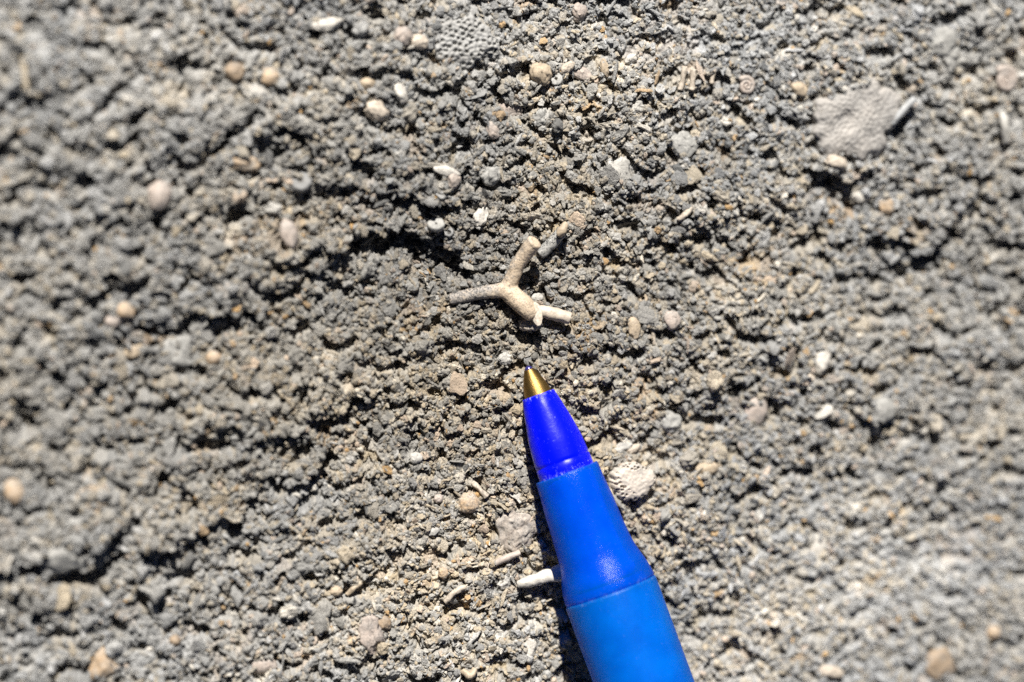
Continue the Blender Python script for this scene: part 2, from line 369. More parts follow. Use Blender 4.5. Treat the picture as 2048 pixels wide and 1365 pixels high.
# kind, name, photo x, y, params, colours, label, category, group
CREAM = ((0.55, 0.475, 0.385), (0.42, 0.36, 0.29)); WHITE = ((0.60, 0.565, 0.505), (0.46, 0.43, 0.38))
PINK = ((0.45, 0.375, 0.32), (0.35, 0.31, 0.275)); TAN = ((0.46, 0.37, 0.26), (0.38, 0.31, 0.23))
ORANGE = ((0.48, 0.34, 0.21), (0.38, 0.33, 0.27)); GREY = ((0.36, 0.35, 0.325), (0.29, 0.285, 0.265))
BROWN = ((0.33, 0.24, 0.155), (0.27, 0.22, 0.17)); DARK = ((0.24, 0.235, 0.225), (0.19, 0.19, 0.185))
PALE = ((0.46, 0.44, 0.40), (0.38, 0.365, 0.33))
SPEC = [
 # pebbles: rx, ry (photo px), turn, thickness ratio, lift, angular, dust
 ('pebble', 'shell_fragment', 754, 219, (25, 21, -20, .6, .02, .3, .1), CREAM, 'round cream shell casting a dark shadow, below left of the pitted grey patch', 'shell'),
 ('pebble', 'shell_fragment', 802, 188, (13, 22, 25, .7, .05, .3, .1), WHITE, 'narrow whitish shell piece just up and right of the round cream shell', 'shell'),
 ('pebble', 'snail_shell', 1082, 148, (20, 23, 15, .9, .05, .35, .05), TAN, 'tan snail shell with a pointed lower lip, just left of the small grey ring', 'shell'),
 ('pebble', 'shell_fragment', 1020, 216, (26, 17, -20, .6, .06, .4, .3), PINK, 'pinkish white lump jutting over a dark hollow below the ring', 'shell'),
 ('pebble', 'shell_fragment', 985, 262, (13, 17, 25, .8, .05, .2, .1), PINK, 'small pinkish pebble with a pale tip below the pinkish white lump', 'shell'),
 ('pebble', 'shell_fragment', 838, 85, (19, 14, -15, .7, .05, .2, .0), CREAM, 'cream and orange oval shell at the left edge of the pitted grey patch', 'shell'),
 ('pebble', 'shell_fragment', 805, 72, (17, 18, 0, .7, .05, .2, .2), PINK, 'pinkish round shell touching the cream and orange oval shell', 'shell'),
 ('pebble', 'shell_fragment', 735, 168, (15, 12, 0, .8, .05, .2, .1), TAN, 'tan rounded grain above the round cream shell', 'grain'),
 ('pebble', 'pebble', 655, 48, (30, 13, 15, .6, .02, .6, .1), WHITE, 'long white lump near the top edge, left of the shells', 'pebble'),
 ('pebble', 'pebble', 470, 145, (20, 21, 0, .8, .06, .3, .2), BROWN, 'brown rounded pebble, left one of the two near the top left', 'pebble'),
 ('pebble', 'pebble', 540, 154, (18, 15, 0, .8, .06, .3, .1), ORANGE, 'orange brown rounded pebble, right one of the two near the top left', 'pebble'),
 ('pebble', 'pebble', 478, 322, (40, 16, -10, .5, .04, .4, .1), ORANGE, 'wide orange stained lump in the upper left of the rock', 'pebble'),
 ('pebble', 'pebble', 317, 392, (21, 29, -20, .8, .06, .3, .15), PINK, 'pinkish brown upright lump alone on the grey left side', 'pebble'),
 ('pebble', 'shell_fragment', 577, 468, (16, 28, 15, .8, .07, .3, .1), PINK, 'pinkish hooked shell at the left end of the deep shadowed ledge', 'shell'),
 ('pebble', 'bivalve_shell', 228, 643, (19, 15, 20, .9, .06, .2, .15), PINK, 'pinkish rounded shell, lower one of a touching pair on the left', 'shell'),
 ('pebble', 'bivalve_shell', 250, 622, (18, 16, -30, .9, .08, .1, .05), ORANGE, 'orange brown rounded shell, upper one of a touching pair on the left', 'shell'),
 ('pebble', 'pebble', 427, 716, (15, 15, 0, .9, .06, .1, .0), ORANGE, 'orange round pebble at the end of a grey lump left of centre', 'pebble'),
 ('pebble', 'pebble', 360, 705, (46, 26, 12, .4, .0, .8, .4), GREY, 'smooth grey lump running left from the orange round pebble', 'pebble'),
 ('pebble', 'pebble', 268, 702, (20, 13, 20, .7, .05, .3, .1), TAN, 'tan pebble left of the smooth grey lump', 'pebble'),
 ('pebble', 'pebble', 28, 985, (20, 25, 10, .8, .05, .2, .0), ORANGE, 'orange cream pebble at the far left edge above the deep ledge', 'pebble'),
 ('pebble', 'stone_chip', 122, 1112, (46, 27, -8, .6, .10, .8, .1), GREY, 'large grey angular chip jutting over black shadow at lower left', 'chip'),
 ('pebble', 'shell_fragment', 207, 1330, (28, 34, -25, .5, .02, .4, .2), ORANGE, 'orange pink striped shell near the bottom left corner', 'shell'),
 ('pebble', 'pebble', 350, 1282, (11, 11, 0, 1, .05, .1, .0), BROWN, 'small brown round pebble near the bottom, left of a white speck', 'pebble'),
 ('pebble', 'pebble', 305, 1296, (15, 8, 0, .7, .04, .3, .0), WHITE, 'small white flat speck left of the small brown round pebble', 'pebble'),
 ('pebble', 'shell_fragment', 525, 1332, (30, 17, -5, .4, .03, .3, .05), PINK, 'flat pinkish shell near the bottom edge, left of centre', 'shell'),
 ('pebble', 'stone_chip', 740, 1268, (27, 36, 20, .4, .04, .6, .25), PINK, 'flat pinkish grey chip near the bottom, left of the pen', 'chip'),
 ('pebble', 'shell_fragment', 768, 1247, (15, 14, 0, .6, .05, .3, .05), BROWN, 'brown glossy shell tucked against the flat pinkish grey chip', 'shell'),
 ('pebble', 'pebble', 672, 1183, (13, 11, 0, .9, .05, .1, .1), TAN, 'round tan grain left of the flat pinkish grey chip and higher up', 'grain'),
 ('pebble', 'pebble', 937, 1007, (22, 20, 0, .7, -.03, .1, .45), ORANGE, 'smooth orange tan pebble speckled with black, left of the pen collar', 'pebble'),
 ('pebble', 'pebble', 877, 998, (9, 9, 0, .8, .04, .1, .0), PINK, 'small pinkish grain left of the smooth orange tan pebble', 'grain'),
 ('pebble', 'pebble', 831, 917, (14, 12, 10, .6, .05, .2, .0), PALE, 'pale grey smooth grain above and left of the orange tan pebble', 'grain'),
 ('pebble', 'pebble', 867, 1062, (13, 9, 20, .7, .05, .2, .05), PALE, 'pale grey oval grain below and left of the orange tan pebble', 'grain'),
 ('pebble', 'pebble', 887, 1146, (10, 12, 0, .8, .05, .2, .0), ORANGE, 'small orange tan grain left of the white stick', 'grain'),
 ('pebble', 'shell_fragment', 1010, 718, (15, 11, 15, .5, .0, .8, .5), PALE, 'pale crumbly lump just left of the pen tip', 'fragment'),
 ('pebble', 'pebble', 1060, 722, (12, 12, 0, .4, -.04, .3, .2), DARK, 'smooth grey grain touching the ball of the pen tip', 'grain'),
 ('pebble', 'pebble', 1075, 596, (12, 9, 0, .6, .05, .2, .05), PALE, 'smooth pale grey grain inside the fork of the branched twig', 'grain'),
 ('pebble', 'stone_chip', 960, 434, (14, 22, -15, .6, .06, .7, .15), WHITE, 'white jagged chip in the dark hollow above the branched twig', 'chip'),
 ('pebble', 'shell_fragment', 895, 343, (26, 9, -12, .6, .07, .5, .0), WHITE, 'white elongated lump above the black shadow left of centre', 'fragment'),
 ('pebble', 'shell_fragment', 906, 358, (14, 18, -10, .6, .06, .4, .1), PINK, 'pink and white lump hanging over the black shadow left of centre', 'fragment'),
 ('pebble', 'stone_chip', 985, 350, (25, 21, 20, .6, .04, .8, .4), GREY, 'grey angular chip at the top of the dark hollow above the twig', 'chip'),
 ('pebble', 'stone_chip', 1370, 292, (27, 23, -30, .35, .07, .7, .0), GREY, 'flat smooth grey chip right of the top centre with shadow beneath', 'chip'),
 ('pebble', 'shell_fragment', 1238, 342, (26, 30, 10, .3, .04, .7, .1), PALE, 'pearly flat shell flake above and right of the branched twig', 'shell'),
 ('pebble', 'pebble', 1268, 657, (13, 22, 12, .6, .04, .2, .0), TAN, 'two lobed tan grain right of the short tan rod', 'grain'),
 ('pebble', 'shell_fragment', 1344, 640, (17, 20, 0, .6, .04, .4, .0), PINK, 'pinkish white shell piece right of the two lobed tan grain', 'shell'),
 ('pebble', 'stone_chip', 1643, 724, (17, 23, -20, .8, .06, .7, .0), WHITE, 'bright cream white block on the right of the rock', 'chip'),
 ('pebble', 'pebble', 1620, 757, (9, 8, 0, .8, .05, .3, .0), CREAM, 'small cream grain under the bright cream white block', 'grain'),
 ('pebble', 'shell_fragment', 1512, 822, (24, 29, -20, .35, .06, .1, .0), PINK, 'flat pinkish grey round shell right of the pen collar', 'shell'),
 ('pebble', 'stone_chip', 1411, 938, (32, 13, 16, .5, .06, .6, .0), TAN, 'flat tan elongated chip right of the pitted cream plate', 'chip'),
 ('pebble', 'stone_chip', 1248, 892, (23, 12, 30, .6, .05, .6, .0), PALE, 'pale grey elongated chip right beside the pen collar', 'chip'),
 ('pebble', 'pebble', 1267, 898, (14, 8, 25, .7, .05, .2, .0), CREAM, 'cream knobbly grain against the pale grey elongated chip', 'grain'),
 ('pebble', 'shell_fragment', 1638, 1090, (15, 38, -12, .5, .04, .4, .0), WHITE, 'whitish upright streak of shell at lower right', 'shell'),
 ('pebble', 'shell_fragment', 1665, 1344, (28, 12, -12, .7, .06, .4, .0), CREAM, 'cream and orange lump at the bottom edge, right of the pen', 'fragment'),
 ('pebble', 'pebble', 1987, 1265, (16, 16, 0, .8, .05, .2, .0), ORANGE, 'orange pink blurred pebble near the right edge, low down', 'pebble'),
 ('pebble', 'pebble', 1880, 1330, (34, 30, 0, .4, .0, .5, .3), BROWN, 'brown wide blurred lump near the bottom right corner', 'pebble'),
 ('pebble', 'shell_fragment', 1722, 395, (22, 11, -10, .5, .07, .4, .0), WHITE, 'shiny white shell chip under the raised slab on the right', 'shell'),
 ('pebble', 'shell_fragment', 1772, 412, (16, 22, 30, .6, .06, .3, .0), ORANGE, 'orange brown shell right of the shiny white shell chip', 'shell'),
 ('pebble', 'pebble', 1822, 176, (13, 13, 0, .8, .05, .2, .0), CREAM, 'cream round grain above the thin pale rod at upper right', 'grain'),
 ('pebble', 'shell_fragment', 1888, 85, (26, 26, 30, .4, .02, .8, .2), GREY, 'pale angular shell piece at upper right beside the curved grey shell', 'shell'),
 ('pebble', 'pebble', 1600, 178, (20, 14, -20, .6, .04, .3, .2), TAN, 'tan stained lump right of the coiled shell', 'pebble'),
 ('pebble', 'pebble', 1672, 325, (26, 12, -8, .6, .06, .4, .0), CREAM, 'cream lump at the lower left corner of the raised slab', 'pebble'),
 ('pebble', 'pebble', 1768, 820, (25, 22, 0, .5, .03, .4, .2), GREY, 'pale grey round lump with a shadow beneath, right of centre', 'pebble'),
 ('pebble', 'stone_chip', 1340, 845, (22, 20, -20, .5, .06, .7, .0), GREY, 'grey pointed chip over a dark hollow right of the pen collar', 'chip'),
 ('pebble', 'stone_chip', 1060, 1301, (12, 27, -8, .5, .05, .7, .0), WHITE, 'white jagged splinter left of the pen near the bottom', 'chip'),
 ('pebble', 'pebble', 1135, 135, (16, 9, 40, .7, .05, .3, .2), CREAM, 'cream oval grain above the small grey ring', 'grain'),
 ('pebble', 'shell_fragment', 1165, 150, (32, 14, -20, .7, .05, .5, .4), PINK, 'pinkish ragged shell edge right of the small grey ring', 'shell'),
 ('pebble', 'pebble', 1209, 137, (9, 19, 15, .8, .06, .2, .05), TAN, 'tan upright grain at the right end of the ragged shell edge', 'grain'),
 ('pebble', 'pebble', 1158, 24, (15, 18, 0, .8, .05, .3, .2), PINK, 'pinkish brown pebble at the very top, right of centre', 'pebble'),
 ('pebble', 'pebble', 1262, 118, (14, 9, 30, .7, .05, .3, .0), WHITE, 'small white lump above the tan upright grain', 'grain'),
 # discs: radius, squash, heading of the squash, hole ratio, dust
 ('disc', 'crinoid_disc', 1112, 159, (14, .92, 0, .22, .5), GREY, 'small grey ring with a dark centre hole beside the tan snail shell', 'fossil disc', 'ring shaped fossil discs'),
 ('disc', 'crinoid_disc', 872, 449, (17, .74, -8, .12, .25), GREY, 'tilted pale oval disc with a pinhole above the black ledge shadow', 'fossil disc', 'ring shaped fossil discs'),
 ('disc', 'crinoid_disc', 898, 465, (10, .95, 20, .40, .5), DARK, 'tiny grey ring just right of the tilted pale oval disc', 'fossil disc', 'ring shaped fossil discs'),
 ('disc', 'crinoid_disc', 601, 364, (22, .85, -10, .16, .3), DARK, 'blurred grey disc in a dark hollow at upper left', 'fossil disc', 'ring shaped fossil discs'),
 ('disc', 'crinoid_disc', 1296, 512, (13, 1., 0, .5, .6), DARK, 'dark grey ring in the rock right of the twig', 'fossil disc', 'ring shaped fossil discs'),
 ('disc', 'crinoid_disc', 1286, 597, (10, 1., 0, .38, .3), TAN, 'tan ring with an orange grain near the two lobed tan grain', 'fossil disc', 'ring shaped fossil discs'),
 ('coil', 'coiled_shell', 1492, 172, (23,), PINK, 'pinkish coiled snail shell seen from above at upper right', 'shell'),
 ('coil', 'coiled_shell', 2010, 160, (33,), PINK, 'large blurred pinkish coiled shell over a black shadow at the right edge', 'shell'),
 # bowls: rx, ry, turn, tilt x, tilt y
 ('bowl', 'curved_shell', 1905, 108, (27, 38, 0, -8, 24), GREY, 'curved grey shell valve, rounded on its right, at upper right', 'shell'),
 ('bowl', 'curved_shell', 1031, 1063, (40, 46, 20, 6, -4), ((0.42, 0.36, 0.30), (0.34, 0.31, 0.275)), 'ribbed pinkish shell patch at the edge of the pen shadow', 'shell'),
 ('bowl', 'curved_shell', 1085, 236, (17, 17, 0, 5, 0), GREY, 'grey rounded shell cap below the tan snail shell', 'shell'),
 ('bowl', 'curved_shell', 1275, 214, (16, 18, 0, 0, 0), PALE, 'pale limpet like shell with a bright knob right of centre top', 'shell'),
 ('bowl', 'curved_shell', 1010, 1167, (14, 13, 0, 0, 0), PALE, 'pale blue grey shell cap left of the white stick', 'shell'),
 # pitted plates: rx, ry, turn, thickness, pore spacing
 ('plate', 'bryozoan_plate', 1263, 962, (47, 38, -15, .07, 9), ((0.56, 0.49, 0.41), (0.42, 0.385, 0.34)), 'cream plate full of small pits, right beside the pen barrel', 'bryozoan'),
 ('plate', 'bryozoan_plate', 925, 82, (66, 52, -15, .05, 12), ((0.37, 0.365, 0.35), (0.32, 0.312, 0.295)), 'grey net like pitted patch near the top', 'bryozoan'),
 ('slab', 'stone_slab', 1714, 240, (96, 84, 25, .06, 9), ((0.37, 0.345, 0.315), (0.315, 0.30, 0.28)), 'broad flat brownish slab standing a little proud at upper right', 'slab'),
 # rods: points (x, y, lift), radii, colour, dust
 ('rod', 'fossil_rod', 1107, 629, ([(1078, 622, .10), (1110, 629, .11), (1139, 637, .10)], [12, 12.8, 12.3], .15), CREAM, 'short smooth cream rod at the broken end of the branched twig', 'fossil rod'),
 ('rod', 'buried_twig', 1108, 478, ([(1080, 508, .05), (1100, 490, .06), (1117, 471, .07), (1124, 462, .07)], [12, 12, 12, 11], 1.0), GREY, 'grey dust covered twig half buried behind the upright branch', 'fossil twig'),
 ('rod', 'shell_fragment', 1128, 458, ([(1118, 472, .12), (1124, 461, .13), (1132, 448, .11)], [6, 9, 6], .0), TAN, 'tan oval chip at the upper end of the half buried twig', 'shell'),
 ('rod', 'fossil_stick', 1075, 1160, ([(1036, 1169, .11), (1062, 1163, .12), (1090, 1154, .12), (1125, 1145, .10), (1160, 1136, .04)], [8, 12, 13, 18, 19], .0), WHITE, 'white stick poking out from under the pen barrel', 'fossil stick'),
 ('rod', 'fossil_rod', 1366, 155, ([(1360, 180, .05), (1366, 158, .06), (1369, 134, .06)], [6, 5, 6], .0), CREAM, 'cream jointed rod, leftmost of three standing in a row at upper right', 'fossil rod', 'short jointed rods in a row'),
 ('rod', 'fossil_rod', 1385, 160, ([(1383, 180, .05), (1386, 160, .06), (1387, 140, .06)], [6, 5, 7], .0), CREAM, 'cream jointed rod with an orange tip, middle of three in a row', 'fossil rod', 'short jointed rods in a row'),
 ('rod', 'fossil_rod', 1426, 151, ([(1423, 166, .05), (1426, 151, .06), (1429, 138, .06)], [5, 4, 5], .0), CREAM, 'shorter cream rod, rightmost of three standing in a row', 'fossil rod', 'short jointed rods in a row'),
 ('rod', 'fossil_rod', 1805, 223, ([(1784, 247, .10), (1806, 222, .11), (1829, 197, .10)], [6.5, 7, 6.5], .0), ((0.43, 0.435, 0.43), (0.36, 0.365, 0.365)), 'thin straight pale rod at the right edge of the raised slab', 'fossil rod'),
 ('rod', 'fossil_rod', 2006, 252, ([(2003, 225, .07), (2009, 250, .09), (2012, 285, .06)], [8, 9, 7], .0), PALE, 'curved pale rod close to the right edge', 'fossil rod'),
 ('rod', 'fossil_rod', 1306, 668, ([(1301, 650, .06), (1306, 665, .07), (1308, 690, .06)], [3.5, 4, 3.5], .0), CREAM, 'very thin bent cream rod right of the two lobed tan grain', 'fossil rod'),
 ('rod', 'fossil_rod', 960, 981, ([(946, 966, .06), (958, 978, .07), (973, 993, .06)], [6, 5, 7], .1), CREAM, 'pale rod slanting down just right of the orange tan pebble', 'fossil rod'),
 ('rod', 'fossil_rod', 907, 1186, ([(890, 1204, .05), (908, 1186, .06), (930, 1174, .05)], [5, 6, 5], .0), CREAM, 'cream slanting rod left of the white stick and lower', 'fossil rod'),
 ('rod', 'fossil_rod', 1006, 1122, ([(962, 1140, .04), (1000, 1122, .05), (1038, 1106, .04)], [6, 7, 7], .05), PINK, 'long pinkish rod lying level above the white stick', 'fossil rod'),
 ('rod', 'fossil_rod', 1375, 428, ([(1357, 440, .06), (1370, 430, .08), (1384, 416, .07)], [5, 6, 5], .0), CREAM, 'cream slanting rod right of the twig beside a dark hole', 'fossil rod'),
 ('rod', 'fossil_rod', 936, 1346, ([(926, 1342, .05), (940, 1352, .07), (950, 1338, .05)], [6, 8, 6], .0), TAN, 'bent tan rod at the bottom edge, left of the pen shadow', 'fossil rod'),
 ('rod', 'fossil_rod', 697, 1178, ([(694, 1190, .05), (706, 1178, .06), (722, 1166, .05)], [5, 5.5, 5], .0), TAN, 'thin tan rod right of the round tan grain', 'fossil rod'),
]
for s in SPEC:
    if s[0] in ('pebble', 'plate', 'bowl'): fr = 0.85 * min(s[4][0], s[4][1]) * PX
    elif s[0] == 'slab': fr = 0.78 * s[4][1] * PX
    elif s[0] in ('disc', 'coil'): fr = 0.9 * s[4][0] * PX
    else: fr = 0
    if fr:
        k = (DIST - float(plane(np.array([pu(s[2])]), np.array([pv(s[3])]))[0])) / DIST
        FOOT.append((pu(s[2]) * k, pv(s[3]) * k, fr))
    else:
        for p in s[4][0]:
            k = (DIST - float(plane(np.array([pu(p[0])]), np.array([pv(p[1])]))[0])) / DIST
            FOOT.append((pu(p[0]) * k, pv(p[1]) * k, 0.05))
for p in [(900, 598), (925, 593), (950, 588), (985, 583), (1012, 578), (1030, 548), (1045, 525), (1060, 500), (1068, 487), (1035, 600), (1055, 620), (1075, 640)]:
    FOOT.append((pu(p[0]), pv(p[1]), 0.06))

# ---------------------------------------------------------------- the rock: one sheet of relief with its cemented grains
def axis(a, step, far, ratio):
    """fine steps inside, growing ones outside"""
    c = np.arange(-a, a + step / 2, step)
    g = []; x = c[-1]; d = step
    while x < far:
        d *= ratio; x += d; g.append(x)
    g = np.array(g)
    return np.concatenate([-g[::-1], c, g])

PAL = np.array([(0.300, 0.296, 0.283), (0.350, 0.346, 0.332), (0.250, 0.248, 0.240), (0.375, 0.340, 0.283), (0.430, 0.368, 0.275),
                (0.470, 0.385, 0.310), (0.440, 0.285, 0.130), (0.600, 0.560, 0.490), (0.165, 0.165, 0.160), (0.43, 0.428, 0.42)])
def pal_pick(r, warm, n):
    """albedo of a grain out of a random number, warmer or greyer by place"""
    wt = np.stack([0.26 - 0.10 * warm, 0.22 - 0.06 * warm, 0.17 - 0.07 * warm, 0.12 + 0.07 * warm, 0.06 + 0.16 * warm,
                   0.025 + 0.035 * warm, 0.010 + 0.008 * warm, 0.018 + 0.035 * warm, 0.06 - 0.02 * warm, 0.09 - 0.02 * warm], -1)
    cs = np.cumsum(wt, -1); cs /= cs[..., -1:]
    k = (r[..., None] > cs).sum(-1)
    return PAL[np.minimum(k, len(PAL) - 1)]

def warmth(u, v):
    w = np.exp(-(((u - pu(1180)) / 2.2) ** 2 + ((v - pv(950)) / 2.0) ** 2)) + 0.45 * np.exp(-(((u - pu(1250)) / 2.0) ** 2 + ((v - pv(250)) / 1.2) ** 2))
    w = w + 0.55 * np.exp(-(((u - pu(900)) / 1.3) ** 2 + ((v - pv(1230)) / 1.0) ** 2)) + 0.25 * perlin(u * 0.9, v * 0.9, 881)
    return np.clip(w, 0, 1)

def dusting(u, v):
    d = 0.85 * np.exp(-(((u - pu(960)) / 1.1) ** 2 + ((v - pv(480)) / 1.0) ** 2)) + 0.5 * np.exp(-(((u - pu(900)) / 1.1) ** 2 + ((v - pv(920)) / 0.9) ** 2))
    d = d + 0.25 + 0.5 * perlin(u * 1.7, v * 1.7, 771)
    return np.clip(d, 0.0, 1)

def stain(u, v):
    d = np.exp(-(((u - pu(900)) / 2.3) ** 2 + ((v - pv(560)) / 1.5) ** 2)) + 0.5 * np.exp(-(((u - pu(350)) / 1.6) ** 2 + ((v - pv(860)) / 1.0) ** 2))
    p = np.exp(-(((u - pu(1750)) / 1.6) ** 2 + ((v - pv(1180)) / 1.0) ** 2)) + 0.7 * np.exp(-(((u - pu(1500)) / 2.6) ** 2 + ((v - pv(60)) / 0.9) ** 2)) \
        + 0.5 * np.exp(-(((u - pu(950)) / 1.0) ** 2 + ((v - pv(1280)) / 0.9) ** 2)) + 0.5 * np.exp(-(((u - pu(250)) / 1.5) ** 2 + ((v - pv(80)) / 0.9) ** 2))
    q = perlin(u * 0.8, v * 1.1, 611) + 0.6 * perlin(u * 2.4, v * 3.0, 613)
    k = 1 - 0.22 * d + 0.16 * p + 0.13 * q
    w = 0.6 * d + 0.6 * q - 0.3 * p + 0.8 * np.exp(-(((u - pu(980)) / 1.3) ** 2 + ((v - pv(1050)) / 1.4) ** 2))
    w = np.clip(w, -0.4, 1)
    return k[:, None] * np.stack([1 + 0.06 * w, 1 + 0 * w, 1 - 0.10 * w], -1)

def grain_protos(sub, count, r):
    bm = bmesh.new(); bmesh.ops.create_icosphere(bm, subdivisions=sub, radius=1)
    bm.verts.ensure_lookup_table()
    V = np.array([v.co[:] for v in bm.verts]); T = np.array([[v.index for v in f.verts] for f in bm.faces])
    bm.free()
    out = []
    for k in range(count):
        nrm = r.normal(size=(r.integers(7, 13), 3)); nrm /= np.linalg.norm(nrm, axis=1)[:, None]
        dd = r.uniform(0.62, 0.95, len(nrm))
        dot = V @ nrm.T
        lim = np.where(dot > 0.05, dd / np.maximum(dot, 0.05), 9).min(1)
        rad = np.minimum(lim, 1.05)
        rad = rad * 0.75 + 0.25 * np.minimum(rad, 0.85)
        ph = r.uniform(0, 6.3, 6)
        rad = rad * (1 + 0.10 * np.sin(V[:, 0] * 3.7 + ph[0] + 2 * V[:, 1]) + 0.12 * np.sin(V[:, 2] * 5.1 + ph[1] + 3 * V[:, 0]) + 0.09 * np.sin(V[:, 1] * 9 + ph[2] + 4 * V[:, 2]))
        rad = rad * (1 + r.normal(0, (0.13, 0.12, 0.05)[sub - 1], len(V)))
        out.append(V * rad[:, None])
    return np.array(out), T

def rand_rot(n, r, tilt):
    """mostly lying, any heading"""
    a = r.uniform(0, 2 * math.pi, n); t = r.normal(0, tilt, n); b = r.uniform(0, 2 * math.pi, n)
    ca, sa, ct, st, cb, sb = np.cos(a), np.sin(a), np.cos(t), np.sin(t), np.cos(b), np.sin(b)
    Z = np.zeros(n); O = np.ones(n)
    Rz = np.stack([ca, -sa, Z, sa, ca, Z, Z, Z, O], -1).reshape(n, 3, 3)
    Rx = np.stack([O, Z, Z, Z, ct, -st, Z, st, ct], -1).reshape(n, 3, 3)
    Rb = np.stack([cb, -sb, Z, sb, cb, Z, Z, Z, O], -1).reshape(n, 3, 3)
    return Rz @ Rx @ Rb

def build_rock():
    xs = axis(4.75, 0.0068, 60, 1.022); ys = axis(3.25, 0.0068, 60, 1.022)
    U, V = np.meshgrid(xs, ys)
    nx, ny = len(xs), len(ys)
    u = U.ravel(); v = V.ravel()
    x, y, z, (d1, i1, d2, i2, d3, i3, left, spot) = rock_point(u, v)
    P = np.stack([x, y, z], 1)
    idx = np.arange(nx * ny).reshape(ny, nx)
    Q = np.stack([idx[:-1, :-1], idx[:-1, 1:], idx[1:, 1:], idx[1:, :-1]], -1).reshape(-1, 4)
    wm = warmth(u, v)
    c = 0.45 * pal_pick(i2, wm, 0) + 0.30 * pal_pick(i3, wm, 0) + 0.25 * pal_pick(i1, wm * 0.5, 0)
    # yellowish matrix shows where no lump covers it
    t = smooth(1.1 - d2 * 1.2 - d3 * 0.6)[:, None] * smooth(0.55 + 1.1 * perlin(u * 4.0, v * 4.0, 551))[:, None] * (0.45 + 0.3 * wm)[:, None]
    c = c * (1 - t) + t * np.array((0.400, 0.318, 0.190))
    c = c * (1 + 0.22 * (1 - np.clip(spot, 0, 1)))[:, None]
    c = c * stain(u, v)
    verts = [P]; tints = [np.concatenate([c, dusting(u, v)[:, None]], 1)]
    tris = []; off = len(P)
    # cemented grains, three size classes
    for sub, n, med, sig, lo, hi, npro in ((1, 80000, 0.0150, 0.28, 0.009, 0.026, 24), (2, 34000, 0.025, 0.26, 0.017, 0.042, 40), (3, 1300, 0.052, 0.25, 0.040, 0.080, 24),
                                           (-2, 52000, 0.034, 0.22, 0.022, 0.055, 24)):
        outer = sub < 0; sub = abs(sub)      # the last class covers the rock just outside the picture
        pro, T = grain_protos(sub, npro, rng)
        gu = rng.uniform(-4.9, 4.9, n); gv = rng.uniform(-3.4, 3.4, n)
        if outer:
            gu = rng.uniform(-9, 9, n); gv = rng.uniform(-7, 7, n)
            o_ = (np.abs(gu) > 4.85) | (np.abs(gv) > 3.35); gu = gu[o_]; gv = gv[o_]; n = len(gu)
        gx, gy, gz, inf = rock_point(gu, gv)
        keep = perlin(gu * 5.5, gv * 6.5, 411) < rng.uniform(0.05, 0.45, n)
        if sub == 3:
            keep &= rng.uniform(0, 1, n) < 0.35 + 0.65 * inf[6]
            keep &= inf[7] > 0.7
        keep &= rng.uniform(0, 1, n) < 0.25 + 0.75 * smooth((inf[7] - 0.2) / 0.6)
        for fx, fy, fr in FOOT:
            keep &= ((gx - fx) ** 2 + (gy - fy) ** 2) > fr * fr
        gx, gy, gz, gu, gv = gx[keep], gy[keep], gz[keep], gu[keep], gv[keep]
        m = len(gx)
        s = np.clip(med * np.exp(rng.normal(0, sig, m)), lo, hi)
        kind = rng.uniform(0, 1, m)
        sx = s * rng.uniform(0.85, 1.45, m); sy = s * rng.uniform(0.75, 1.1, m); sz = s * rng.uniform(0.6, 1.0, m)
        flake = kind < 0.34; sz[flake] *= 0.35; sx[flake] *= 1.25; sy[flake] *= 1.2
        rod = kind > 0.87; sx[rod] *= 1.9; sy[rod] *= 0.6; sz[rod] *= 0.7
        R = rand_rot(m, rng, 0.65)
        L = pro[rng.integers(0, npro, m)] * np.stack([sx, sy, sz], -1)[:, None, :]
        W = np.einsum('nij,nvj->nvi', R, L)
        W += np.stack([gx, gy, gz + s * rng.uniform(-0.30, 0.50, m)], -1)[:, None, :]
        wg = warmth(gu, gv)
        col = pal_pick(rng.uniform(0, 1, m), wg, 0) * rng.uniform(0.85, 1.15, m)[:, None]
        coat = (rng.uniform(0.0, 0.55, m) * (1 - 0.6 * wg))[:, None]
        col = col * (1 + 0.2 * (1 - np.clip(inf[7][keep], 0, 1)))[:, None]; col = col * (1 - coat) + coat * np.array((0.318, 0.312, 0.297))
        col = col * stain(gu, gv)
        dz = dusting(gu, gv) * rng.uniform(0.2, 1.0, m)
        nv = pro.shape[1]
        verts.append(W.reshape(-1, 3))
        tints.append(np.repeat(np.concatenate([col, dz[:, None]], 1), nv, 0))
        tris.append((T[None] + (off + np.arange(m) * nv)[:, None, None]).reshape(-1, 3))
        off += m * nv
    me = mesh_from('rock', np.concatenate(verts), Q, np.concatenate(tris), M_ROCK, np.concatenate(tints), smooth_tris=False)
    o = obj('rock', me)
    o['kind'] = 'structure'
    return o
build_rock()

